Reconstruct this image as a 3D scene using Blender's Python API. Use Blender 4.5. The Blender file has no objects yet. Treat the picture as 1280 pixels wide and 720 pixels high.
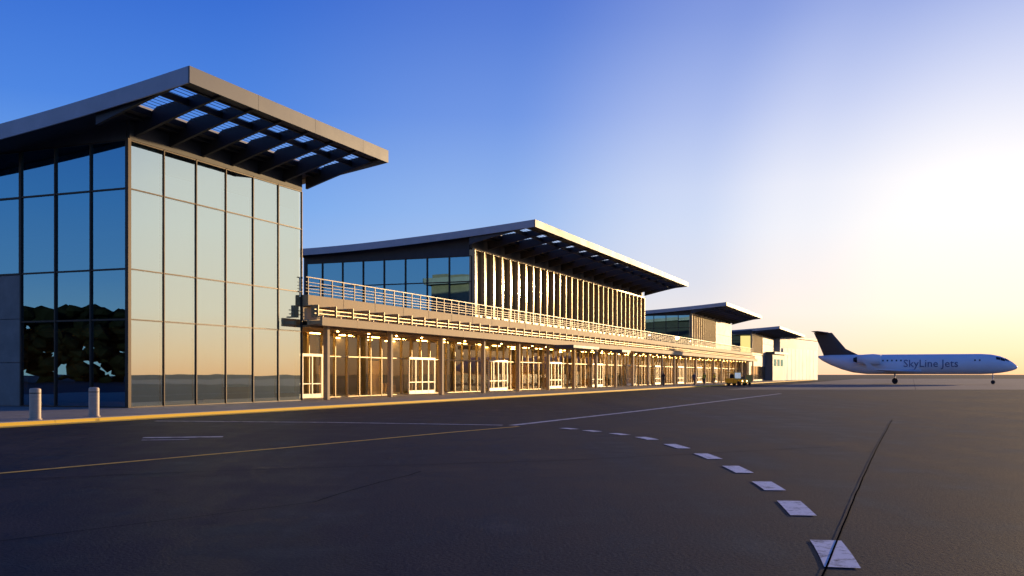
import bpy, bmesh, math, random
from mathutils import Vector, Matrix
random.seed(7)
scene=bpy.context.scene
R=math.radians
SUN_AZ=R(43); SUN_EL=R(5)
SD=Vector((math.sin(SUN_AZ)*math.cos(SUN_EL),math.cos(SUN_AZ)*math.cos(SUN_EL),math.sin(SUN_EL)))

# ------------------------------------------------------------------ materials
def newmat(name):
    m=bpy.data.materials.new(name); m.use_nodes=True
    nt=m.node_tree; b=nt.nodes.get('Principled BSDF')
    return m,nt,b
def mat(name,col,rough=0.6,metal=0.0,var=0.15,scale=1.5,bump=0.0,emit=None,estr=0,spec=0.5,stretch=(1,1,1)):
    m,nt,b=newmat(name); N=nt.nodes; L=nt.links
    tc=N.new('ShaderNodeTexCoord'); mp=N.new('ShaderNodeMapping'); mp.inputs['Scale'].default_value=stretch
    L.new(tc.outputs['Object'],mp.inputs['Vector'])
    n=N.new('ShaderNodeTexNoise'); n.inputs['Scale'].default_value=scale; n.inputs['Detail'].default_value=6; n.inputs['Roughness'].default_value=0.65
    L.new(mp.outputs[0],n.inputs['Vector'])
    r=N.new('ShaderNodeValToRGB'); r.color_ramp.elements[0].position=0.3; r.color_ramp.elements[1].position=0.7
    r.color_ramp.elements[0].color=(*[c*(1-var) for c in col],1); r.color_ramp.elements[1].color=(*[min(1,c*(1+var)) for c in col],1)
    L.new(n.outputs['Fac'],r.inputs['Fac']); L.new(r.outputs[0],b.inputs['Base Color'])
    mr=N.new('ShaderNodeMapRange'); mr.inputs['To Min'].default_value=max(0,rough-0.08); mr.inputs['To Max'].default_value=min(1,rough+0.1)
    L.new(n.outputs['Fac'],mr.inputs['Value']); L.new(mr.outputs[0],b.inputs['Roughness'])
    b.inputs['Metallic'].default_value=metal; b.inputs['Specular IOR Level'].default_value=spec
    if bump:
        n2=N.new('ShaderNodeTexNoise'); n2.inputs['Scale'].default_value=scale*12; n2.inputs['Detail'].default_value=4
        L.new(mp.outputs[0],n2.inputs['Vector'])
        bp=N.new('ShaderNodeBump'); bp.inputs['Strength'].default_value=bump; bp.inputs['Distance'].default_value=0.02
        L.new(n2.outputs['Fac'],bp.inputs['Height']); L.new(bp.outputs[0],b.inputs['Normal'])
    if emit:
        b.inputs['Emission Color'].default_value=(*emit,1); b.inputs['Emission Strength'].default_value=estr
    return m
def glassmat(name,tint,refl,base,gain=1.0,rough=0.0):
    m,nt,b=newmat(name); N=nt.nodes; L=nt.links; N.remove(b)
    out=N['Material Output']
    tr=N.new('ShaderNodeBsdfTransparent'); tr.inputs[0].default_value=(*tint,1)
    gl=N.new('ShaderNodeBsdfGlossy'); gl.inputs['Color'].default_value=(*refl,1); gl.inputs['Roughness'].default_value=rough
    fr=N.new('ShaderNodeFresnel'); fr.inputs['IOR'].default_value=1.5
    ma=N.new('ShaderNodeMath'); ma.operation='MULTIPLY_ADD'; ma.use_clamp=True
    ma.inputs[1].default_value=gain; ma.inputs[2].default_value=base
    L.new(fr.outputs[0],ma.inputs[0])
    tc=N.new('ShaderNodeTexCoord'); no=N.new('ShaderNodeTexNoise'); no.inputs['Scale'].default_value=0.6; no.inputs['Detail'].default_value=1
    L.new(tc.outputs['Object'],no.inputs['Vector'])
    bp=N.new('ShaderNodeBump'); bp.inputs['Strength'].default_value=0.05; bp.inputs['Distance'].default_value=0.03
    L.new(no.outputs['Fac'],bp.inputs['Height']); L.new(bp.outputs[0],gl.inputs['Normal'])
    mx=N.new('ShaderNodeMixShader'); L.new(ma.outputs[0],mx.inputs[0]); L.new(tr.outputs[0],mx.inputs[1]); L.new(gl.outputs[0],mx.inputs[2])
    L.new(mx.outputs[0],out.inputs[0]); return m

M={}
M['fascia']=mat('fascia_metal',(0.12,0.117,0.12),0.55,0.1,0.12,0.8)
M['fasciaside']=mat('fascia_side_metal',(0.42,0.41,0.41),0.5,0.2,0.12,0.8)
M['rooftop']=mat('roof_membrane',(0.42,0.42,0.43),0.7,0,0.12,0.6)
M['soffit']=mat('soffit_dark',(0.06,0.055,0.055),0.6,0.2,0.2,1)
M['beam']=mat('steel_beam',(0.05,0.048,0.05),0.5,0.4,0.2,1)
M['slat']=mat('louvre_slat',(0.04,0.05,0.07),0.7,0.1,0.1,1)
M['mullion']=mat('bronze_mullion',(0.06,0.04,0.026),0.45,0.5,0.15,2)
M['mullion_gold']=mat('champagne_fin',(0.46,0.34,0.17),0.45,0.3,0.12,2)
M['tan']=mat('tan_stone',(0.54,0.38,0.18),0.7,0,0.18,1.2,0.3)
M['tanwall']=mat('grey_stone',(0.29,0.24,0.19),0.75,0,0.18,1.2,0.3)
M['concrete']=mat('concrete',(0.33,0.31,0.28),0.8,0,0.18,0.9,0.4)
M['grazing_light_sheet']=mat('painted_grazing_light',(0.105,0.096,0.094),0.75,0,0.28,0.12,0.2,spec=.3)  # paler than the asphalt: grazing light on far ground painted into the colour
M['pave']=mat('sidewalk_concrete',(0.26,0.23,0.18),0.8,0,0.2,0.7,0.4)
M['grey']=mat('grey_cladding',(0.24,0.22,0.20),0.6,0.1,0.1,0.6)
M['hangarwhite']=mat('white_metal_cladding',(0.50,0.50,0.51),0.6,0.0,0.08,0.3)
M['frame']=mat('door_frame_white',(0.75,0.68,0.5),0.4,0.1,0.06,2)
M['glassR']=glassmat('curtain_glass',(0.80,0.88,0.82),(0.80,0.92,0.86),0.56,0.8)
M['glassL']=glassmat('side_glass',(0.34,0.34,0.31),(0.28,0.62,0.80),0.48)
M['glassG']=glassmat('concourse_glass',(0.85,0.83,0.72),(0.9,0.9,0.85),0.04,.7)
M['glassU']=glassmat('upper_glass',(0.55,0.53,0.42),(0.95,0.84,0.62),0.24,1,.05)
M['blind']=mat('roller_blind',(0.64,0.74,0.68),0.8,0,0.08,0.5,stretch=(1,1,.4))
M['blindU']=mat('upper_blind',(0.66,0.64,0.54),0.8,0,0.05,2)
M['intfloor']=mat('interior_floor',(0.30,0.26,0.2),0.3,0,0.1,1)
M['intwall']=mat('interior_wall',(0.44,0.27,0.10),0.7,0,0.3,0.5)
M['intdark']=mat('interior_dark',(0.10,0.08,0.06),0.7,0,0.25,0.5)
M['ceil']=mat('ceiling_wood',(0.40,0.25,0.10),0.55,0,0.15,1,0,stretch=(0.3,4,1))
M['lampstrip']=mat('ceiling_light',(0.9,0.8,0.5),0.5,0,0,1,emit=(1.0,0.56,0.15),estr=50)
M['lampglobe']=mat('lamp_globe',(0.9,0.8,0.5),0.5,0,0,1,emit=(1.0,0.72,0.30),estr=90)
M['signlit']=mat('lit_panel',(0.8,0.7,0.3),0.5,0,0.05,1,emit=(1.0,0.75,0.18),estr=1.0)
M['yellow']=mat('yellow_paint',(0.70,0.42,0.05),0.6,0,0.3,3)
M['bollard']=mat('bollard_tan_metal',(0.58,0.43,0.28),0.5,0.0,0.15,3,stretch=(1,1,6))
M['rubber']=mat('rubber',(0.02,0.02,0.02),0.8,0,0.1,3)

def paintmat(name,col,wear=0.45,sc=2.2):
    m,nt,b=newmat(name); N=nt.nodes; L=nt.links
    tc=N.new('ShaderNodeTexCoord')
    n=N.new('ShaderNodeTexNoise'); n.inputs['Scale'].default_value=sc; n.inputs['Detail'].default_value=10; n.inputs['Roughness'].default_value=0.75
    L.new(tc.outputs['Object'],n.inputs['Vector'])
    r=N.new('ShaderNodeValToRGB'); r.color_ramp.elements[0].position=wear-0.08; r.color_ramp.elements[1].position=wear+0.1
    r.color_ramp.elements[0].color=(0.05,0.047,0.045,1); r.color_ramp.elements[1].color=(*col,1)
    L.new(n.outputs['Fac'],r.inputs['Fac']); L.new(r.outputs[0],b.inputs['Base Color']); b.inputs['Roughness'].default_value=0.7
    b.inputs['Specular IOR Level'].default_value=0.2
    return m
M['markw']=paintmat('white_road_paint',(0.80,0.77,0.74),0.40,6)
M['markw2']=paintmat('worn_white_paint',(0.6,0.58,0.56),0.42,3)
M['marky']=paintmat('yellow_road_paint',(0.80,0.46,0.07),0.36)
M['kerby']=paintmat('yellow_kerb_paint',(0.95,0.62,0.06),0.30)
M['tar']=mat('crack_sealant',(0.005,0.005,0.006),1.0,0,0.2,3,spec=0.0)

# asphalt
def asphalt(name,c0,c1):
    m,nt,b=newmat(name); N=nt.nodes; L=nt.links
    tc=N.new('ShaderNodeTexCoord')
    def noise(s,d,st=(1,1,1),rot=0):
        mp=N.new('ShaderNodeMapping'); mp.inputs['Scale'].default_value=st; mp.inputs['Rotation'].default_value=(0,0,rot)
        L.new(tc.outputs['Object'],mp.inputs['Vector'])
        n=N.new('ShaderNodeTexNoise'); n.inputs['Scale'].default_value=s; n.inputs['Detail'].default_value=d; n.inputs['Roughness'].default_value=0.6
        L.new(mp.outputs[0],n.inputs['Vector']); return n
    big=noise(0.05,5); streak=noise(0.7,6,(1,0.06,1),R(22)); fine=noise(26,4); mid=noise(0.8,8)
    r1=N.new('ShaderNodeValToRGB'); e=r1.color_ramp.elements; e[0].position=0.25; e[0].color=(*c0,1); e[1].position=0.78; e[1].color=(*c1,1)
    def acc(a,src,g):
        m2=N.new('ShaderNodeMath'); m2.operation='MULTIPLY_ADD'; m2.inputs[1].default_value=g; m2.inputs[2].default_value=-g/2; L.new(src.outputs['Fac'],m2.inputs[0])
        ad=N.new('ShaderNodeMath'); ad.operation='ADD'; L.new(a,ad.inputs[0]); L.new(m2.outputs[0],ad.inputs[1]); return ad.outputs[0]
    a=acc(big.outputs['Fac'],streak,1.0); a2=acc(a,mid,.9); a3=acc(a2,fine,1.1)
    L.new(a3,r1.inputs['Fac'])
    dv=noise(0.6,4); mixv=N.new('ShaderNodeVectorMath'); mixv.operation='MULTIPLY_ADD'; mixv.inputs[1].default_value=(3,3,0)
    L.new(dv.outputs['Color'],mixv.inputs[0]); L.new(tc.outputs['Object'],mixv.inputs[2])
    vo=N.new('ShaderNodeTexVoronoi'); vo.feature='DISTANCE_TO_EDGE'; vo.inputs['Scale'].default_value=0.09; L.new(mixv.outputs[0],vo.inputs['Vector'])
    cr=N.new('ShaderNodeMapRange'); cr.inputs['From Max'].default_value=0.003; cr.inputs['To Min'].default_value=0.45; cr.inputs['To Max'].default_value=1; L.new(vo.outputs['Distance'],cr.inputs['Value'])
    mu=N.new('ShaderNodeMix'); mu.data_type='RGBA'; mu.blend_type='MULTIPLY'; mu.inputs[0].default_value=1
    L.new(r1.outputs[0],mu.inputs[6]); L.new(cr.outputs[0],mu.inputs[7]); L.new(mu.outputs[2],b.inputs['Base Color'])
    rr=N.new('ShaderNodeMapRange'); rr.inputs['From Min'].default_value=.2; rr.inputs['From Max'].default_value=.8; rr.inputs['To Min'].default_value=0.55; rr.inputs['To Max'].default_value=0.92; L.new(a2,rr.inputs['Value']); L.new(rr.outputs[0],b.inputs['Roughness'])
    bp=N.new('ShaderNodeBump'); bp.inputs['Strength'].default_value=0.6; bp.inputs['Distance'].default_value=0.01; L.new(fine.outputs['Fac'],bp.inputs['Height']); L.new(bp.outputs[0],b.inputs['Normal'])
    b.inputs['Specular IOR Level'].default_value=0.09
    return m
M['asphalt']=asphalt('asphalt',(0.005,0.006,0.010),(0.034,0.034,0.042))

# ------------------------------------------------------------------ helpers
class Part:
    def __init__(s,name,material,parent=None,smooth=False):
        s.bm=bmesh.new(); s.name=name; s.mat=material; s.parent=parent; s.smooth=smooth
    def box(s,a0,a1,b0,b1,c0,c1):
        vs=[s.bm.verts.new(p) for p in [(a0,b0,c0),(a1,b0,c0),(a1,b1,c0),(a0,b1,c0),(a0,b0,c1),(a1,b0,c1),(a1,b1,c1),(a0,b1,c1)]]
        for f in [(0,3,2,1),(4,5,6,7),(0,1,5,4),(1,2,6,5),(2,3,7,6),(3,0,4,7)]: s.bm.faces.new([vs[i] for i in f])
    def prism(s,prof,s0,s1):  # prof in (t,z)
        A=[s.bm.verts.new((s0,t,z)) for t,z in prof]; B=[s.bm.verts.new((s1,t,z)) for t,z in prof]; n=len(prof)
        s.bm.faces.new(A); s.bm.faces.new(B[::-1])
        for i in range(n): s.bm.faces.new([A[i],B[i],B[(i+1)%n],A[(i+1)%n]])
    def poly(s,pts): s.bm.faces.new([s.bm.verts.new(p) for p in pts])
    def cyl(s,x,y,z0,z1,r0,r1=None,n=16,axis='Z'):
        r1=r0 if r1 is None else r1
        def P(a,b,c):
            return {'Z':(x+a,y+b,c),'X':(c,x+a,y+b),'Y':(x+a,c,y+b)}[axis]
        A=[s.bm.verts.new(P(r0*math.cos(2*math.pi*i/n),r0*math.sin(2*math.pi*i/n),z0)) for i in range(n)]
        B=[s.bm.verts.new(P(r1*math.cos(2*math.pi*i/n),r1*math.sin(2*math.pi*i/n),z1)) for i in range(n)]
        s.bm.faces.new(A[::-1]); s.bm.faces.new(B)
        for i in range(n): s.bm.faces.new([A[i],A[(i+1)%n],B[(i+1)%n],B[i]])
    def loft(s,rings,caps=True):
        V=[[s.bm.verts.new(p) for p in r] for r in rings]; n=len(rings[0])
        for a,b in zip(V,V[1:]):
            for i in range(n): s.bm.faces.new([a[i],a[(i+1)%n],b[(i+1)%n],b[i]])
        if caps: s.bm.faces.new(V[0][::-1]); s.bm.faces.new(V[-1])
    def done(s,bevel=0,flip=True):
        if flip: bmesh.ops.recalc_face_normals(s.bm,faces=s.bm.faces)
        me=bpy.data.meshes.new(s.name); s.bm.to_mesh(me); s.bm.free()
        me.materials.append(s.mat)
        if s.smooth:
            for p in me.polygons: p.use_smooth=True
        o=bpy.data.objects.new(s.name,me); scene.collection.objects.link(o)
        if s.parent: o.parent=s.parent
        if bevel:
            b=o.modifiers.new('bevel','BEVEL'); b.width=bevel; b.segments=2; b.limit_method='ANGLE'
        return o
def empty(name,loc=(0,0,0),rz=0):
    o=bpy.data.objects.new(name,None); scene.collection.objects.link(o); o.location=loc; o.rotation_euler=(0,0,rz); return o

# ------------------------------------------------------------------ terminal
ROT=math.atan2(.9285,.3714)
T=empty('airport_terminal',(-16.7,43.5,0),ROT)
ORG=Vector((-16.7,43.5,0)); U=Vector((.3714,.9285,0)); V=Vector((-.9285,.3714,0))
def W(s,t,z=0): 
    p=ORG+U*s+V*t; return Vector((p.x,p.y,z))

def glass_wall(tag,axis,fixed,edges,zs,gm,mm,mw=0.07,md=0.14,tr=True,jit=0.003,outward=-1,skip=()):
    g=Part(tag+'_glass',gm,T)
    for i in range(len(edges)-1):
        for j in range(len(zs)-1):
            if (i,j) in skip: continue
            a0,a1=edges[i],edges[i+1]; z0,z1=zs[j],zs[j+1]
            o=[random.uniform(-jit,jit) for _ in range(3)]; f=[fixed+o[0]-o[1],fixed+o[0]+o[1],fixed+o[0]+o[1]+o[2],fixed+o[0]-o[1]+o[2]]
            if axis=='s': g.poly([(a0,f[0],z0),(a1,f[1],z0),(a1,f[2],z1),(a0,f[3],z1)])
            else: g.poly([(f[3],a0,z1),(f[2],a1,z1),(f[1],a1,z0),(f[0],a0,z0)])
    g.done(flip=False)
    m=Part(tag+'_mullions',mm,T)
    f0,f1=sorted((fixed+outward*md*0.6,fixed-outward*md*0.4))
    for a in edges:
        if axis=='s': m.box(a-mw/2,a+mw/2,f0,f1,zs[0],zs[-1])
        else: m.box(f0,f1,a-mw/2,a+mw/2,zs[0],zs[-1])
    if tr:
        for z in zs:
            for i in range(len(edges)-1):
                a0,a1=edges[i]+mw/2,edges[i+1]-mw/2
                if axis=='s': m.box(a0,a1,f0+.02,f1-.02,z-mw/2,z+mw/2)
                else: m.box(f0+.02,f1-.02,a0,a1,z-mw/2,z+mw/2)
    m.done()

def roof(tag,s0,s1,tE,tB,zf,step,wall,tl=-0.9,fasc=0.62):
    n=24
    ts=[tl+(tB-tl)*i/n for i in range(n+1)]
    r=Part(tag+'_roof_slab',M['rooftop'],T)
    r.prism([(t,zf(t)) for t in ts]+[(t,zf(t)-.16) for t in ts[::-1]],s0,s1)
    r.prism([(tE,zf(tE)),(tE+.8,zf(tE+.8)),(tE+.8,zf(tE+.8)-.16),(tE,zf(tE)-.16)],s0,s1)
    r.done()
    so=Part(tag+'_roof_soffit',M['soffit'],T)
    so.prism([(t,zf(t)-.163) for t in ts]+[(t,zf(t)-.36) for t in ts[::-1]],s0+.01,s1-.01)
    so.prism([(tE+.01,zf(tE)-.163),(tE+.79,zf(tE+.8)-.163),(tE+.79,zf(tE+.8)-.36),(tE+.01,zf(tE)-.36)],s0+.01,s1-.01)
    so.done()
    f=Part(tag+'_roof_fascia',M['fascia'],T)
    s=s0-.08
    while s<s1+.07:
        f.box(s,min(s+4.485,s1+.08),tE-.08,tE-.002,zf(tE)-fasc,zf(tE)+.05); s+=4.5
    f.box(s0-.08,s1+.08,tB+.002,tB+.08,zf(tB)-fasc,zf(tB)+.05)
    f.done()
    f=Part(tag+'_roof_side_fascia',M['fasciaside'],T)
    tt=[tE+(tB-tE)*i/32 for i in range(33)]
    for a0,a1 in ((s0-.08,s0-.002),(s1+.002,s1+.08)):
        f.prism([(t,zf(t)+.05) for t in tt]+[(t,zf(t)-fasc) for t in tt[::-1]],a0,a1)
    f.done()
    b=Part(tag+'_roof_beams',M['beam'],T)
    k=int(round((s1-s0)/step)); 
    for i in range(k+1):
        c=s0+.25+(s1-s0-.5)*i/k
        q=[tE+.02+(wall-.05-tE)*j/8 for j in range(9)]
        b.prism([(t,zf(t)-.02-(.34 if (t<tE+.8 or t>tl) else 0)) for t in q]+[(t,zf(t)-.42-.62*((t-tE)/(-tE))**1.4) for t in q[::-1]],c-.09,c+.09)
    for tq in (tE+.85,tE+(tl-tE)*.5,tl-.05):
        b.box(s0+.02,s1-.02,tq-.06,tq+.06,zf(tq)-.40,zf(tq)-.14)
    for tq in (tl+.35,):
        b.box(s0+.02,s1-.02,tq-.05,tq+.05,zf(tq)-.5,zf(tq)-.365)
    b.done()
    l=Part(tag+'_roof_louvres',M['slat'],T)
    t=tE+.98
    while t<tl-.12:
        z=zf(t)-.12
        l.prism([(t,z),(t+.10,z+.03),(t+.105,z+.015),(t+.01,z-.015)],s0+.03,s1-.03)
        t+=.25
    l.done()

# ---- tower
zft=lambda t: 11.7+2.09*(max(0,(16-t))/21)**1.6
te=[13.3*i/6 for i in range(7)]
tz=[0.16,4.0,6.2,9.7,11.8]
glass_wall('tower_front','s',0,te,tz,M['glassR'],M['mullion'],.055,.10)
le=[2.067*i for i in range(4)]; le[0]=0.0
glass_wall('tower_side','t',0,le,tz,M['glassL'],M['mullion'],0.07,0.14)
p=Part('tower_corner_post',M['mullion'],T); p.box(-.12,.06,-.12,.06,.15,11.85); p.done()
p=Part('tower_stone_wall',M['tanwall'],T)
for z0,z1 in ((.15,2.13),(2.15,4.13),(4.15,6.15)): p.box(0.0,.4,6.24,16,z0,z1)
p.box(12.9,13.28,.1,16,.15,12.2); p.box(.4,13.3,15.6,16,.15,11.6); p.done(.01)
glass_wall('tower_side_rear','t',.05,[6.3,8.4,10.5,12.6,14.7],[6.2,9.7,11.8],M['glassL'],M['mullion'],0.08,0.16)
p=Part('tower_parapet',M['soffit'],T)
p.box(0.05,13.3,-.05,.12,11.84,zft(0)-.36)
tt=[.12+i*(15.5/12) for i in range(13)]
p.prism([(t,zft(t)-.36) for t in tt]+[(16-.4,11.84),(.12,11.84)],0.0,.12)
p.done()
p=Part('tower_floor_slabs',M['intfloor'],T)
for z in (4.0,7.95): p.box(.35,12.85,.35,15.5,z-.3,z)
p.box(.1,12.9,.1,15.6,.12,.18); p.done()
p=Part('tower_interior_walls',M['intdark'],T); p.box(.5,12.8,7.5,7.7,.2,11.6); p.box(6,6.2,3.0,7.5,.2,11.6); p.done()
p=Part('tower_interior_columns',M['concrete'],T)
for s in (2.3,6.6,11): p.cyl(s,1.6,.18,11.7,.22)
p.done()
p=Part('tower_ceiling_lights',M['lampstrip'],T)
for s in (4,9): p.box(s,s+1.0,3.2,3.35,3.66,3.695)
p.done()
p=Part('tower_blinds',M['blind'],T)
for i in range(6):
    for j in range(4):
        a0,a1=te[i]+.05,te[i+1]-.05; z0,z1=tz[j]+.06,tz[j+1]-.06
        d=1.0
        if j==0: d=[1,.97,.95,.80,.97,.90][i]
        o_=.18+random.uniform(0,.02)
        if j==3 and i%2==1: p.box(a0,a1,o_,o_+.01,z0,z0+(z1-z0)*.5)
        else: p.box(a0,a1,o_,o_+.01,z1-(z1-z0)*d,z1)
p.done()
roof('tower',-2.05,14.0,-5.0,16.5,zft,2.3,0)

# ---- concourse
S0,S1=13.32,181
p=Part('concourse_terrace_slab',M['concrete'],T); p.box(S0,S1,0.0,16,5.5,5.95); p.done()
p=Part('concourse_upper_fascia',M['tan'],T)
s=S0
while s<S1: p.box(s,min(s+3.73,S1),-.42,-.003,5.42,6.05); s+=3.75
p.done(.015)
p=Part('concourse_soffit',M['ceil'],T); p.box(S0,S1,-.35,15.9,4.25,4.35); p.done()
p=Part('concourse_recess',M['tan'],T); p.box(S0,S1,-.1,0.3,4.6,5.41); p.done()
p=Part('concourse_canopy',M['tan'],T)
s=S0
while s<S1: p.box(s,min(s+3.735,S1),-1.35,-1.2,4.32,4.78); s+=3.75
p.box(S0,S1,-.5,-.36,4.36,4.62)
s=S0+.1
while s<S1: p.box(s,s+.08,-1.198,-.502,4.42,4.6); s+=.6
p.done()
p=Part('concourse_canopy_rails',M['mullion_gold'],T)
for z in (4.98,5.2): p.box(S0,S1,-.85,-.82,z,z+.05)
s=S0+.3
while s<S1: 
    p.box(s,s+.06,-.9,-.43,4.80,5.5); p.box(s,s+.06,-1.2,-.9,4.80,4.88); s+=1.875
p.done()
p=Part('concourse_columns',M['tan'],T)
s=15.0
while s<S1: p.box(s-.14,s+.14,-.7,-.42,.15,4.355); s+=7.5
p.done(.02)
p=Part('terrace_railing',M['mullion'],T)
s=S0+.2
while s<S1: p.box(s,s+.06,-.3,-.24,6.05,7.02); s+=1.25
for z in (6.22,6.4,6.58,6.76): p.box(S0,S1,-.285,-.26,z,z+.025)
p.box(S0,S1,-.31,-.23,7.02,7.07)
p.done()
ge=[]; s=S0+.1
while s<S1: ge.append(s); s+=1.5
glass_wall('concourse','s',2.6,ge,[.16,2.75,4.24],M['glassG'],M['mullion_gold'],0.07,0.16)
p=Part('entrance_doors',M['frame'],T)
for base in [14.8,30.6,45.4,60.5,75.5,90.5,105.5,120.5,135.5,150]:
    for k in range(5):
        a=base+k*1.05; p.box(a-.05,a+.05,2.30,2.40,.16,2.7)
    p.box(base-.05,base+4.25,2.29,2.41,2.7,2.86)
    for k in range(4):
        a=base+k*1.05; p.box(a+.05,a+1.0,2.31,2.39,.17,.42); p.box(a+.05,a+1.0,2.32,2.38,1.0,1.06)
p.done()
p=Part('concourse_floor',M['intfloor'],T); p.box(S0,S1,2.7,12,.10,.17); p.done()
p=Part('concourse_back_wall',M['intwall'],T); p.box(S0,S1,9.5,9.8,.17,4.25); p.done()
p=Part('concourse_partitions',M['intdark'],T)
s=22
while s<S1: 
    p.box(s,s+.25,3.2+random.random()*2,9.5,.17,4.25); p.box(s+1.5,s+1.5+random.uniform(1,3.5),6.5,8.3,.17,random.uniform(1.1,3.6)); s+=random.uniform(4,9)
p.done()
p=Part('concourse_counters',M['intwall'],T)
s=17
while s<S1: p.box(s,s+random.uniform(.6,2.5),random.uniform(4.5,7),7.2,.17,random.choice([1.1,2.2,.9,2.6])); s+=random.uniform(3.5,7)
p.done()
p=Part('concourse_ceiling_lights',M['lampstrip'],T)
s=16
while s<S1:
    p.box(s,s+1.3,3.6,3.85,4.2,4.245); p.box(s+.4,s+1.7,6.6,6.85,4.2,4.245); p.box(s+2.6,s+2.7,.9,1.0,4.2,4.245); s+=3.75
p.done()
p=Part('entrance_canopy',M['fascia'],T); p.box(52,60,-3.2,-1.36,4.0,4.3); p.box(70.5,74,-2.6,-1.36,4.0,4.3); p.done(.03)
p=Part('terrace_lamp_posts',M['mullion'],T)
for s in (75,92.5,108.8,118): p.cyl(s,-.15,5.9,6.6,.04,n=8)
p.done()
bm=bmesh.new(); 
for s,r in ((92.5,.07),(108.8,.24),(118,.06)): bmesh.ops.create_uvsphere(bm,u_segments=12,v_segments=8,radius=r,matrix=Matrix.Translation((s,-.15,6.6+r)))
me=bpy.data.meshes.new('terrace_lamps'); bm.to_mesh(me); bm.free(); me.materials.append(M['lampglobe'])
o=bpy.data.objects.new('terrace_lamps',me); scene.collection.objects.link(o); o.parent=T

# ---- upper pavilions
def pavilion(tag,s0,s1,rs0,rs1,zmax,zmin,gend=None,fins=True,ztop=11.4):
    zf=lambda t: zmin+(zmax-zmin)*(max(0,(16-t))/21.3)**1.6
    gend=gend or s1
    n=int(round((gend-s0)/1.87)); e=[s0+(gend-s0)*i/n for i in range(n+1)]
    glass_wall(tag+'_front','s',0.4,e,[6.0,ztop],M['glassU'],M['mullion_gold'],0.10,0.5,tr=False)
    q=Part(tag+'_spandrels',M['mullion_gold'],T)
    q.box(s0,gend,.22,.36,ztop-.03,ztop+.12); q.box(s0,gend,.2,.34,6.0,6.3); q.done()
    q=Part(tag+'_blinds',M['blindU'],T)
    for i in range(n):
        w=(e[i+1]-e[i]); a=e[i]+.12
        q.box(a,a+w*random.choice([.42,.5,.56]),.75,.77,6.2,ztop-.05)
    q.done()
    le=[.4+1.95*i for i in range(9)]; le[-1]=15.6
    glass_wall(tag+'_side','t',s0,le,[6.0,8.9,min(ztop,10.9)],M['glassL'],M['mullion'],0.08,0.16)
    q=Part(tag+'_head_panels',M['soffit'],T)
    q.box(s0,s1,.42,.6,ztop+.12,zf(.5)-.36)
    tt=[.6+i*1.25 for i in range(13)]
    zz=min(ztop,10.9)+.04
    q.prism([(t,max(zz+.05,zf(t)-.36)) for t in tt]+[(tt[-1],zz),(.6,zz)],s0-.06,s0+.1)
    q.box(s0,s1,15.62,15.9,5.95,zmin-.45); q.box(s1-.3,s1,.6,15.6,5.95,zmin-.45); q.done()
    q=Part(tag+'_interior_walls',M['intdark'],T); q.box(s0+.3,s1-.4,8,8.2,5.96,zmin-.5)
    s=s0+6
    while s<s1-3: q.box(s,s+.2,2.5,8,5.96,zmin-.5); s+=8
    q.done()
    q=Part(tag+'_interior_ceiling',M['ceil'],T); q.box(s0+.15,s1-.35,.62,15.5,ztop+.02,ztop+.1); q.done()
    if gend<s1:
        q=Part(tag+'_grey_cladding',M['grey'],T)
        k=int((s1-gend)/3); d=(s1-gend)/k
        for i in range(k):
            for z0,z1 in ((6.0,8.66),(8.7,ztop+.1)): q.box(gend+i*d+.02,gend+(i+1)*d-.02,.2,.4,z0,z1)
        q.done()
    roof(tag,rs0,rs1,-5.3,16,zf,3.6,.2,tl=-1.0,fasc=.5)
pavilion('middle_pavilion',37.5,91,36.3,91.4,13.2,11.95)
pavilion('far_pavilion',121,158,119.8,158.5,12.6,11.3,gend=141,ztop=11.0)
pavilion('end_pavilion',184,238,186,240,11.9,10.8,gend=200,ztop=10.2)
p=Part('end_pavilion_base',M['grey'],T); p.box(181.2,238,.4,16,.15,5.98); p.box(S1-.25,S1-.0,2.7,16,.15,5.4); p.done()
p=Part('end_pavilion_windows',M['glassU'],T)
s=184
while s<236: p.box(s,s+2.6,.33,.385,.5,3.4); s+=3.2
p.done()
p=Part('lit_advert_panel',M['signlit'],T); p.box(183.85,183.93,.5,2.6,4.6,9.9); p.done()
p=Part('lit_advert_frame',M['mullion'],T); p.box(183.80,183.98,.38,.495,4.5,10); p.box(183.80,183.98,2.605,2.72,4.5,10); p.done()
p=Part('roof_plant_units',M['grey'],T); p.box(100,106,7,11,5.96,8.4); p.box(96,99,8,10,5.96,7.8); p.done(.05)

# ------------------------------------------------------------------ ground, sidewalk, markings
g=Part('ground',M['asphalt']); g.poly([(-3000,-3000,0),(3000,-3000,0),(3000,5000,0),(-3000,5000,0)]); g.done(flip=False)
ap=Part('grazing_light_sheet',M['grazing_light_sheet'])  # added slab sheet, its lighter colour imitates grazing sheen on distant ground
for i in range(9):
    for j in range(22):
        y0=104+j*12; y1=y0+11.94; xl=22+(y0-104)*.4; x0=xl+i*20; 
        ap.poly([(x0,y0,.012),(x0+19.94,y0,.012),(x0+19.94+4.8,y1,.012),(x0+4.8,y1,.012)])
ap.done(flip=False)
sw=empty('sidewalk',ORG,ROT)
p=Part('paving',M['pave'],sw); 
s=-60
while s<262:
    p.box(s,s+2.99,-5.82,-3.01,0,.14); p.box(s,s+2.99,-3.0,2.55,0,.14); s+=3.0
p.box(-60,-.2,2.56,30,0,.138); p.done()
p=Part('kerb',M['concrete'],sw)
s=-60
while s<262: p.box(s,s+2.985,-6.0,-5.83,0,.145); s+=3
p.done(.02)
p=Part('kerb_line',M['kerby'],sw); p.poly([(-60,-6.55,.008),(262,-6.55,.008),(262,-6.02,.008),(-60,-6.02,.008)])
p.poly([(-60,-6.004,.02),(262,-6.004,.02),(262,-6.004,.125),(-60,-6.004,.125)]);p.done(flip=False)

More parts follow.
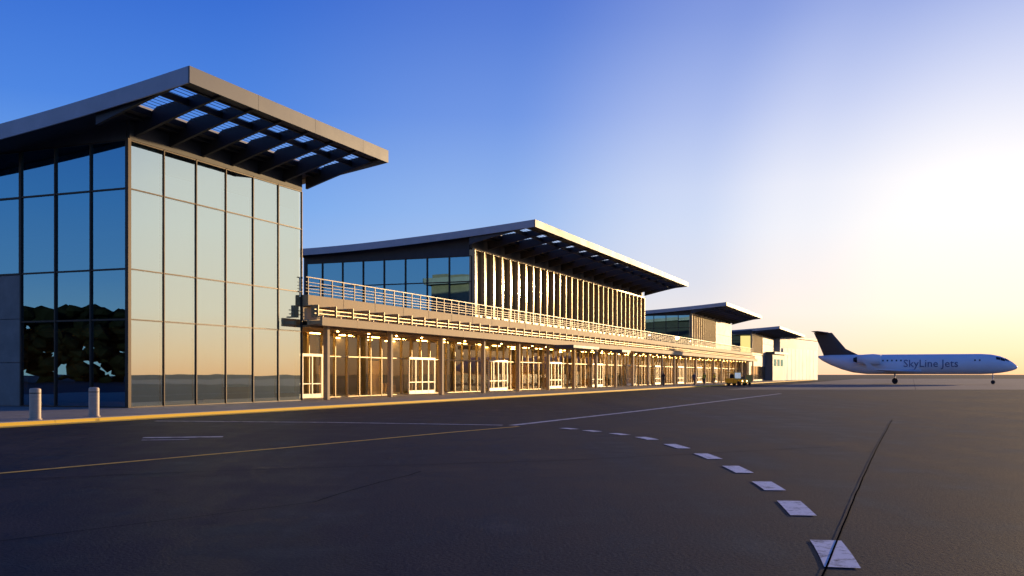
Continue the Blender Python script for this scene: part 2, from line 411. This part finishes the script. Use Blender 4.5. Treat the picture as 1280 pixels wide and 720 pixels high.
def strip(part,pts,w,z):
    P=[Vector(p) for p in pts]; l=[];r=[]
    for i,p in enumerate(P):
        d=(P[min(i+1,len(P)-1)]-P[max(i-1,0)]).normalized(); n=Vector((-d.y,d.x))*w/2
        l.append(part.bm.verts.new((*(p+n),z))); r.append(part.bm.verts.new((*(p-n),z)))
    for i in range(len(P)-1): part.bm.faces.new([r[i],r[i+1],l[i+1],l[i]])
def crook(pts,amp,n):
    out=[]
    for i in range(len(pts)-1):
        a,b=Vector(pts[i]),Vector(pts[i+1])
        for k in range(n): out.append(a.lerp(b,k/n)+Vector((random.uniform(-amp,amp),random.uniform(-amp,amp))))
    out.append(Vector(pts[-1])); return [tuple(v) for v in out]
rm=empty('road_markings')
p=Part('taxi_curve_dashes',M['markw'],rm)
C=[(1.0,30.6),(1.69,29.4),(2.25,28.2),(2.88,26.7),(3.36,25),(3.66,22.2),(3.82,19.5),(3.79,16.8),(3.67,14.3),(3.4,12.0),(2.87,8.89),(2.2,6.4),(1.2,4.0),(0,2)]
def samp(pts,t):
    i=min(int(t),len(pts)-2); i0=max(i-1,0); i3=min(i+2,len(pts)-1); f=t-i
    a,b,c,d=[Vector(pts[k]) for k in (i0,i,i+1,i3)]
    return .5*((2*b)+(-a+c)*f+(2*a-5*b+4*c-d)*f*f+(-a+3*b-3*c+d)*f**3)
for k,c in enumerate(range(1,13)):
    h=.48
    pts=[tuple(samp(C,c+q*h/2)) for q in (-1,-.5,0,.5,1) if c+q*h/2<len(C)-1.01]
    strip(p,pts,.29,.008)
p.done(flip=False)
p=Part('white_lines',M['markw2'],rm)
strip(p,[(0.0,31.3),(5.5,43.5),(22.3,83)],.28,.008); strip(p,[(-12.2,34.2),(-6,33.2),(-.3,31.4)],.24,.008)
p.done(flip=False)
p=Part('yellow_line',M['marky'],rm); strip(p,[(-22,-7.0),(-8.26,16.1),(-4.9,21.8),(-1.75,27.4),(.2,30.6)],.16,.008); p.done(flip=False)
p=Part('worn_patch',M['markw2'],rm)
strip(p,[(-9.3,25.2),(-7.4,25.6)],.35,.006); strip(p,[(-9.0,24.3),(-7.9,24.5)],.15,.006); p.done(flip=False)
p=Part('sealed_crack',M['tar'],rm)
strip(p,crook([(13.3,35),(8.0,21.9),(5.4,15.4),(3.75,11.2),(2.1,7.0),(1.0,4.2)],.006,6),.018,.012); 
strip(p,crook([(-11,13.5),(-5,16.5),(1,18.6),(7,22)],.05,7),.02,.006); strip(p,crook([(-5,9.5),(-2.5,12.5),(-1.5,16.5)],.04,7),.014,.006)
p.done(flip=False)

# ------------------------------------------------------------------ bollards
def bollard(s,t,i):
    q=W(s,t)
    e=empty('bollard',(q.x,q.y,.14))
    a=Part('post',M['bollard'],e,True); n=24
    prof=[(.21,0),(.21,.03),(.175,.035),(.175,.95),(.17,.985),(.14,1.01),(.0005,1.02)]
    a.loft([[(r*math.cos(2*math.pi*k/n),r*math.sin(2*math.pi*k/n),z) for k in range(n)] for r,z in prof]); o=a.done(); 
    m=o.modifiers.new('e','EDGE_SPLIT'); m.split_angle=R(35)
    b=Part('band',M['mullion'],e); b.cyl(0,0,.84,.87,.178,n=24); b.done()
bollard(-9.9,-5.35,0); bollard(-7.4,-5.35,1)

# ------------------------------------------------------------------ hangar
H=empty('aircraft_hangar',(67,250,0),R(60))
p=Part('walls',M['hangarwhite'],H)
x=0
while x<40: p.box(x,x+.9,-.05,-.002,8.4,10.6); x+=1
p.box(0,40,0,25,0,11); p.done()
p=Part('roof_trim',M['grey'],H); p.box(-.3,40.3,-.35,25.3,11.0,11.5); p.done()
p=Part('hangar_doors',M['hangarwhite'],H)
for i in range(9): p.box(2+i*4,2+i*4+3.8,-.25,-.06,.1,8.2)
p.done()
H2=empty('service_building',(62,236,0),R(62))
p=Part('walls',M['grey'],H2); p.box(-2,11,0,14,0,6.4); p.done(); p=Part('windows',M['glassL'],H2)
for i in range(3): p.box(-.5+i*3.4,1.5+i*3.4,-.06,-.01,3.6,5.2)
p.done(); p=Part('roof',M['fascia'],H2); p.box(-2.4,11.4,-.6,14.4,6.4,6.9); p.done()

# ------------------------------------------------------------------ jet
J=empty('regional_jet',(67.4,167,0),R(-20)); J.scale=(.90,.92,1.03)
jw=mat('jet_white',(0.90,0.88,0.87),0.4,0,0.03,0.6); jb=mat('jet_tail_brown',(0.085,0.045,0.03),0.4,0,0.1,0.6)
jd=mat('jet_window',(0.02,0.022,0.03),0.15,0,0,1); jm=mat('jet_metal',(0.65,0.64,0.64),0.4,0.1,0.1,1); jblue=mat('jet_lettering',(0.16,0.17,0.26),0.5,0,0,1)
def ring(x,ry,rz,zc,n=28): return [(x,ry*math.cos(2*math.pi*k/n),zc+rz*math.sin(2*math.pi*k/n)) for k in range(n)]
ZC=3.2
f=Part('fuselage',jw,J,True)
st=[(-17.3,.12,.15,4.5),(-16.5,.40,.45,4.25),(-15,.75,.85,3.95),(-13,1.12,1.22,3.6),(-11,1.4,1.48,3.35),(-8.5,1.55,1.6,ZC),(-4,1.58,1.62,ZC),(4,1.58,1.62,ZC),(11,1.58,1.62,ZC),(12.8,1.5,1.53,ZC-.02),(14.2,1.3,1.32,ZC-.1),(15.3,1.02,1.02,ZC-.22),(16.2,.66,.66,ZC-.38),(16.8,.32,.32,ZC-.5),(17.0,.06,.06,ZC-.55)]
f.loft([ring(*a) for a in st]); f.done()
def wing(name,mt,sec,mirror=False,vertical=False):
    w=Part(name,mt,J,True); rings=[]
    for xl,xt,y,z,th in sec:
        c=xl-xt; prof=[(0,0),(.08,.5),(.3,.5),(.7,.3),(1,0.02),(.7,-.25),(.3,-.5),(.08,-.5)]
        r=[]
        for u,v in prof:
            if vertical: r.append((xl-c*u,y+v*th,z))
            else: r.append((xl-c*u,(-y if mirror else y),z+v*th))
        rings.append(r)
    w.loft(rings); o=w.done(); m=o.modifiers.new('e','EDGE_SPLIT'); m.split_angle=R(50); return o
for mi in (False,True):
    sfx='_port' if not mi else '_starboard'
    wing('wing'+sfx,jm,[(1.6,-5.2,.6,2.0,.7),(-2.2,-5.6,4.5,2.1,.42),(-6.6,-8.3,12.0,2.3,.2)],mi)
    wing('winglet'+sfx,jw,[(-6.6,-8.3,12.0,2.3,.18),(-7.6,-8.6,12.4,3.0,.12),(-8.6,-9.3,12.7,3.9,.08)],mi)
    wing('tailplane'+sfx,jb,[(-15.3,-17.7,.0,8.45,.3),(-17.0,-18.4,4.4,8.6,.14)],mi)
    sg=-1 if mi else 1
    e=Part('engine'+sfx,jw,J,True)
    pr=[(-6.1,.52),(-6.0,.68),(-6.3,.82),(-7.4,.92),(-9.0,.84),(-10.2,.6),(-10.25,.42)]
    e.loft([[(x,sg*2.5+r*math.cos(2*math.pi*k/20),3.95+r*math.sin(2*math.pi*k/20)) for k in range(20)] for x,r in pr]); e.done()
    e=Part('engine_intake'+sfx,jd,J); e.cyl(sg*2.5,3.95,-6.15,-6.085,.51,n=20,axis='X'); e.done()
    e=Part('engine_exhaust'+sfx,jd,J,True); e.cyl(sg*2.5,3.95,-10.9,-10.2,.3,.5,n=20,axis='X'); e.done()
    e=Part('engine_pylon'+sfx,jw,J); y0,y1=sorted((sg*1.2,sg*1.8)); e.box(-9.4,-7,y0,y1,3.8,4.02); e.done()
wing('tail_fin',jb,[(-9.3,-16.2,0,4.45,.45),(-12.3,-16.8,0,5.8,.38),(-14.8,-18.1,0,8.5,.26)],vertical=True)
def onf(x,a):
    for q in range(len(st)-1):
        if st[q][0]<=x<=st[q+1][0]:
            k=(x-st[q][0])/(st[q+1][0]-st[q][0]); ry,rz,zc=[st[q][i]*(1-k)+st[q+1][i]*k for i in (1,2,3)]
            return (x+.0,(ry+.025)*math.cos(a),zc+(rz+.025)*math.sin(a))
p=Part('cabin_windows',jd,J)
for sg in (0,1):
    for k in range(23):
        x=-6.6+k*.78
        if -2.6<x<9.2: continue
        a0,a1=(R(17),R(26)) if not sg else (R(163),R(154))
        p.poly([onf(x,a0),onf(x+.26,a0),onf(x+.26,a1),onf(x,a1)])
p.done()
p=Part('cockpit_windows',jd,J)
for sg in (0,1):
    def A(d): return R(d) if not sg else R(180-d)
    for (x0,x1,d0,d1) in ((13.4,14.1,32,55),(14.15,14.85,30,58),(14.9,15.5,40,82)):
        for j in range(3):
            u0=d0+(d1-d0)*j/3; u1=d0+(d1-d0)*(j+1)/3
            p.poly([onf(x0,A(u0)),onf(x1,A(u0)),onf(x1,A(u1)),onf(x0,A(u1))])
p.done()
def txt(body,size,x,z,side):
    cu=bpy.data.curves.new('lettering','FONT'); cu.body=body; cu.size=size; cu.resolution_u=2
    to=bpy.data.objects.new('tmp',cu); scene.collection.objects.link(to)
    dg=bpy.context.evaluated_depsgraph_get(); dg.update(); me=bpy.data.meshes.new_from_object(to.evaluated_get(dg))
    bpy.data.objects.remove(to)
    for v in me.vertices:
        px,pz=v.co.x,v.co.y+z-ZC
        v.co=Vector((x+px*1.15 if side<0 else x-px*1.15, side*(1.60*math.sqrt(max(0,1-(pz/1.64)**2))+.08), pz+ZC))
    me.materials.clear(); me.materials.append(jblue)
    o=bpy.data.objects.new('lettering',me); scene.collection.objects.link(o); o.parent=J
txt('SkyLine Jets',1.7,-2.2,2.75,-1); txt('SkyLine Jets',1.7,8.8,2.75,1)
p=Part('landing_gear',jm,J)
p.cyl(13,0,.4,2.0,.08,n=10)
for sg in (-1,1): p.cyl(-3.6,sg*2.1,.5,2.05,.12,n=10)
p.done()
p=Part('wheels',M['rubber'],J)
for y in (-.25,.25): p.cyl(13,.33,y-.1,y+.1,.33,n=16,axis='Y')
for sg in (-1,1):
    for d in (-.3,.3): p.cyl(-3.6,.48,sg*2.1+d-.14,sg*2.1+d+.14,.48,n=18,axis='Y')
p.done()

# ------------------------------------------------------------------ baggage tractor + carts
def tractor(loc,rz):
    e=empty('baggage_tractor',loc,rz)
    ty=mat('tractor_yellow',(0.85,0.55,0.04),0.4,0,0.1,2)
    b=Part('body',ty,e)
    b.prism([(-.75,.35),(-.75,1.05),(.75,1.05),(.75,.35)],-1.5,.1)
    b.box(.1,1.5,-.7,.7,.35,.95); b.box(-1.62,-1.5,-.6,.6,.35,.6); b.done(.06)
    c=Part('cab',ty,e); 
    for x in (-1.1,.15):
        for y in (-.68,.62): c.box(x,x+.06,y,y+.06,1.05,1.85)
    c.box(-1.2,.3,-.74,.74,1.85,1.95); c.done(.02)
    c=Part('windscreen',M['glassG'],e); c.poly([(.24,-.62,1.05),(.24,.62,1.05),(.20,.62,1.85),(.20,-.62,1.85)]); c.done()
    c=Part('seat',M['rubber'],e); c.box(-.9,-.4,-.4,.4,1.05,1.2); c.box(-1.0,-.9,-.4,.4,1.05,1.6); c.done(.03)
    c=Part('wheels',M['rubber'],e)
    for x in (-1.0,1.0):
        for y in (-.72,.5): c.cyl(x,.32,y,y+.22,.32,n=18,axis='Y')
    c.done()
    c=Part('headlamps',M['lampstrip'],e); c.box(1.5,1.54,-.5,-.42,.62,.70); c.box(1.5,1.54,.42,.5,.62,.70); c.done()
tq=W(111,-8.3); tractor((tq.x,tq.y,0),R(-55))
def cart(loc,rz):
    e=empty('baggage_cart',loc,rz); b=Part('deck',M['yellow'],e); b.box(-1.4,1.4,-.7,.7,.45,.55); b.box(-1.4,-1.34,-.7,.7,.55,1.5); b.box(1.34,1.4,-.7,.7,.55,1.5); b.box(1.4,2.1,-.03,.03,.42,.48); b.done(.02)
    b=Part('canopy',M['yellow'],e); b.box(-1.45,1.45,-.75,.75,1.5,1.56); b.done(.02)
    b=Part('luggage',M['intdark'],e)
    for k in range(5): b.box(-1.2+k*.5,-.8+k*.5,-.5+.1*(k%2),.4,.55,.95+.15*(k%3))
    b.done(.04)
    c=Part('wheels',M['rubber'],e)
    for x in (-1.0,1.0):
        for y in (-.7,.54): c.cyl(x,.22,y,y+.14,.22,n=14,axis='Y')
    c.done()
tq=W(114,-8.9); cart((tq.x+.2,tq.y+2.5,0),R(-55)); 

# ------------------------------------------------------------------ people
skin=mat('skin',(0.35,0.2,0.14),0.6,0,0.05,5); trou=mat('trousers',(0.03,0.035,0.05),0.8,0,0.1,5); hair=mat('hair',(0.03,0.02,0.015),0.7,0,0.1,5)
def person(loc,rz,coat,stride=.18):
    vs=[];es=[];rd=[]
    def add(p,r,par=None):
        vs.append(p); rd.append(r)
        if par is not None: es.append((par,len(vs)-1))
        return len(vs)-1
    pel=add((0,0,.95),.15); wa=add((0,0,1.12),.135,pel); ch=add((.01,0,1.35),.165,wa); nk=add((.01,0,1.49),.06,ch)
    hd=add((.03,0,1.60),.085,nk); tp=add((.03,0,1.70),.085,hd)
    for sg in (-1,1):
        hp=add((0,sg*.09,.88),.09,pel); kn=add((sg*stride*.6+.02,sg*.1,.5),.062,hp); an=add((sg*stride,sg*.1,.09),.04,kn); add((sg*stride+.14,sg*.11,.045),.038,an)
        sh=add((.0,sg*.17,1.40),.065,ch); el=add((-sg*.08,sg*.24,1.13),.045,sh); wr=add((-sg*.14+.08,sg*.25,.90),.032,el); add((-sg*.14+.11,sg*.25,.80),.035,wr)
    me=bpy.data.meshes.new('body'); me.from_pydata(vs,es,[]); o=bpy.data.objects.new('tmpp',me); scene.collection.objects.link(o)
    m=o.modifiers.new('s','SKIN'); 
    for i,r in enumerate(rd): me.skin_vertices[0].data[i].radius=(r,r)
    me.skin_vertices[0].data[0].use_root=True
    o.modifiers.new('u','SUBSURF').levels=1
    dg=bpy.context.evaluated_depsgraph_get(); dg.update(); m2=bpy.data.meshes.new_from_object(o.evaluated_get(dg)); bpy.data.objects.remove(o)
    m2.materials.clear()
    for q in (coat,trou,skin,hair): m2.materials.append(q)
    for f in m2.polygons:
        c=f.center; f.use_smooth=True
        f.material_index=3 if (c.z>1.69 or (c.z>1.56 and c.x<.0)) else 2 if (c.z>1.49 or (abs(c.y)>.2 and c.z<.88)) else 1 if (c.z<.9 and abs(c.y)<.2) else 0
    m2.name='person'; o=bpy.data.objects.new('person',m2); scene.collection.objects.link(o); o.location=loc; o.rotation_euler=(0,0,rz)
coats=[mat('coat_dark',(0.03,0.03,0.04),0.8),mat('coat_hivis',(0.5,0.5,0.05),0.7),mat('coat_blue',(0.05,0.07,0.15),0.8)]
for i,(s,t,r) in enumerate([(109,-4,60),(104,-5,230),(100,-4.4,40),(86,-3.5,60),(114,-4.6,200)]):
    q=W(s,t,.14); person(q,R(r),coats[i%3])

# ------------------------------------------------------------------ trees behind camera (seen in reflections)
fol=mat('foliage',(0.010,0.011,0.009),0.95,0,0.5,.3,spec=.0)
bm=bmesh.new()
for k in range(4200):
    a=R(100+165*(k+random.random())/4200); d=random.uniform(185,200)
    h=15.5+1.5*math.sin(a*7)+1.0*math.sin(a*23)
    z=h*math.sqrt(random.random())+random.gauss(0,.5) if k%3 else random.uniform(0,h*.7)
    x=math.sin(a)*d-10; y=math.cos(a)*d+10; q=random.uniform(1.0,2.3)
    mtx=Matrix.Translation((x,y,max(z,.8)))@Matrix.Diagonal((q*1.2,q*1.2,q*.8,1))
    r=bmesh.ops.create_icosphere(bm,subdivisions=1,radius=1,matrix=mtx)
    for v in r['verts']: v.co+=Vector((random.gauss(0,.3),random.gauss(0,.3),random.gauss(0,.3)))
me=bpy.data.meshes.new('tree_line'); bm.to_mesh(me); bm.free(); me.materials.append(fol)
scene.collection.objects.link(bpy.data.objects.new('tree_line',me))

# ------------------------------------------------------------------ sun, sky, camera
sl=bpy.data.lights.new('sun','SUN'); sl.energy=5.0; sl.angle=R(.6); sl.color=(1,.68,.34)
so=bpy.data.objects.new('sun',sl); scene.collection.objects.link(so); so.rotation_euler=SD.to_track_quat('Z','Y').to_euler()
w=bpy.data.worlds.new('World'); scene.world=w; w.use_nodes=True; nt=w.node_tree; N=nt.nodes; L=nt.links; N.clear()
out=N.new('ShaderNodeOutputWorld')
sky=N.new('ShaderNodeTexSky'); sky.sky_type='NISHITA'; sky.sun_disc=False; sky.sun_elevation=SUN_EL; sky.sun_rotation=SUN_AZ; sky.air_density=1; sky.dust_density=1; sky.ozone_density=2
bg1=N.new('ShaderNodeBackground'); L.new(sky.outputs[0],bg1.inputs[0]); bg1.inputs[1].default_value=.005
tc=N.new('ShaderNodeTexCoord'); nm=N.new('ShaderNodeVectorMath'); nm.operation='NORMALIZE'; L.new(tc.outputs['Generated'],nm.inputs[0])
sep=N.new('ShaderNodeSeparateXYZ'); L.new(nm.outputs[0],sep.inputs[0])
dt=N.new('ShaderNodeVectorMath'); dt.operation='DOT_PRODUCT'; L.new(nm.outputs[0],dt.inputs[0]); dt.inputs[1].default_value=SD
def ramp(stops,src,interp='LINEAR'):
    r=N.new('ShaderNodeValToRGB'); r.color_ramp.interpolation=interp; e=r.color_ramp.elements
    while len(e)<len(stops): e.new(.5)
    for q,(p_,c) in zip(e,stops):
        q.position=p_; q.color=(*c,1) if isinstance(c,tuple) else (c,c,c,1)
    L.new(src,r.inputs[0]); return r
base=ramp([(0,(.78,.72,.70)),(.04,(.60,.66,.80)),(.09,(.32,.50,.84)),(.16,(.18,.40,.86)),(.25,(.075,.24,.77)),(.36,(.032,.14,.64)),(.6,(.015,.08,.42)),(1,(.012,.06,.32))],sep.outputs['Z'])
glow=ramp([(.5,0.0),(.72,.13),(.84,.48),(.89,.74),(.95,1.0)],dt.outputs['Value'],'EASE')
gz=ramp([(0,1.0),(.18,1.0),(.33,.50),(.6,.2)],sep.outputs['Z'])
gm=N.new('ShaderNodeMath'); gm.operation='MULTIPLY'; L.new(glow.outputs[0],gm.inputs[0]); L.new(gz.outputs[0],gm.inputs[1])
warm=ramp([(0,(1.35,.74,.38)),(.02,(1.35,.90,.56)),(.06,(1.25,1.04,.84)),(.14,(1.15,1.08,1.02)),(.4,(.75,.82,1.05))],sep.outputs['Z'])
mx=N.new('ShaderNodeMix'); mx.data_type='RGBA'; L.new(gm.outputs[0],mx.inputs[0]); L.new(base.outputs[0],mx.inputs[6]); L.new(warm.outputs[0],mx.inputs[7])
bg2=N.new('ShaderNodeBackground'); L.new(mx.outputs[2],bg2.inputs[0]); bg2.inputs[1].default_value=.97
ad=N.new('ShaderNodeAddShader'); L.new(bg1.outputs[0],ad.inputs[0]); L.new(bg2.outputs[0],ad.inputs[1]); L.new(ad.outputs[0],out.inputs[0])

cam=bpy.data.cameras.new('camera'); cam.lens=1250/1280*36; cam.sensor_width=36; cam.shift_y=108/1280; cam.clip_end=9000; cam.clip_start=.1
co=bpy.data.objects.new('camera',cam); scene.collection.objects.link(co); co.location=(0,0,1.6); co.rotation_euler=(R(90),0,0); scene.camera=co
scene.view_settings.view_transform='Standard'; scene.view_settings.look='None'; scene.view_settings.exposure=0
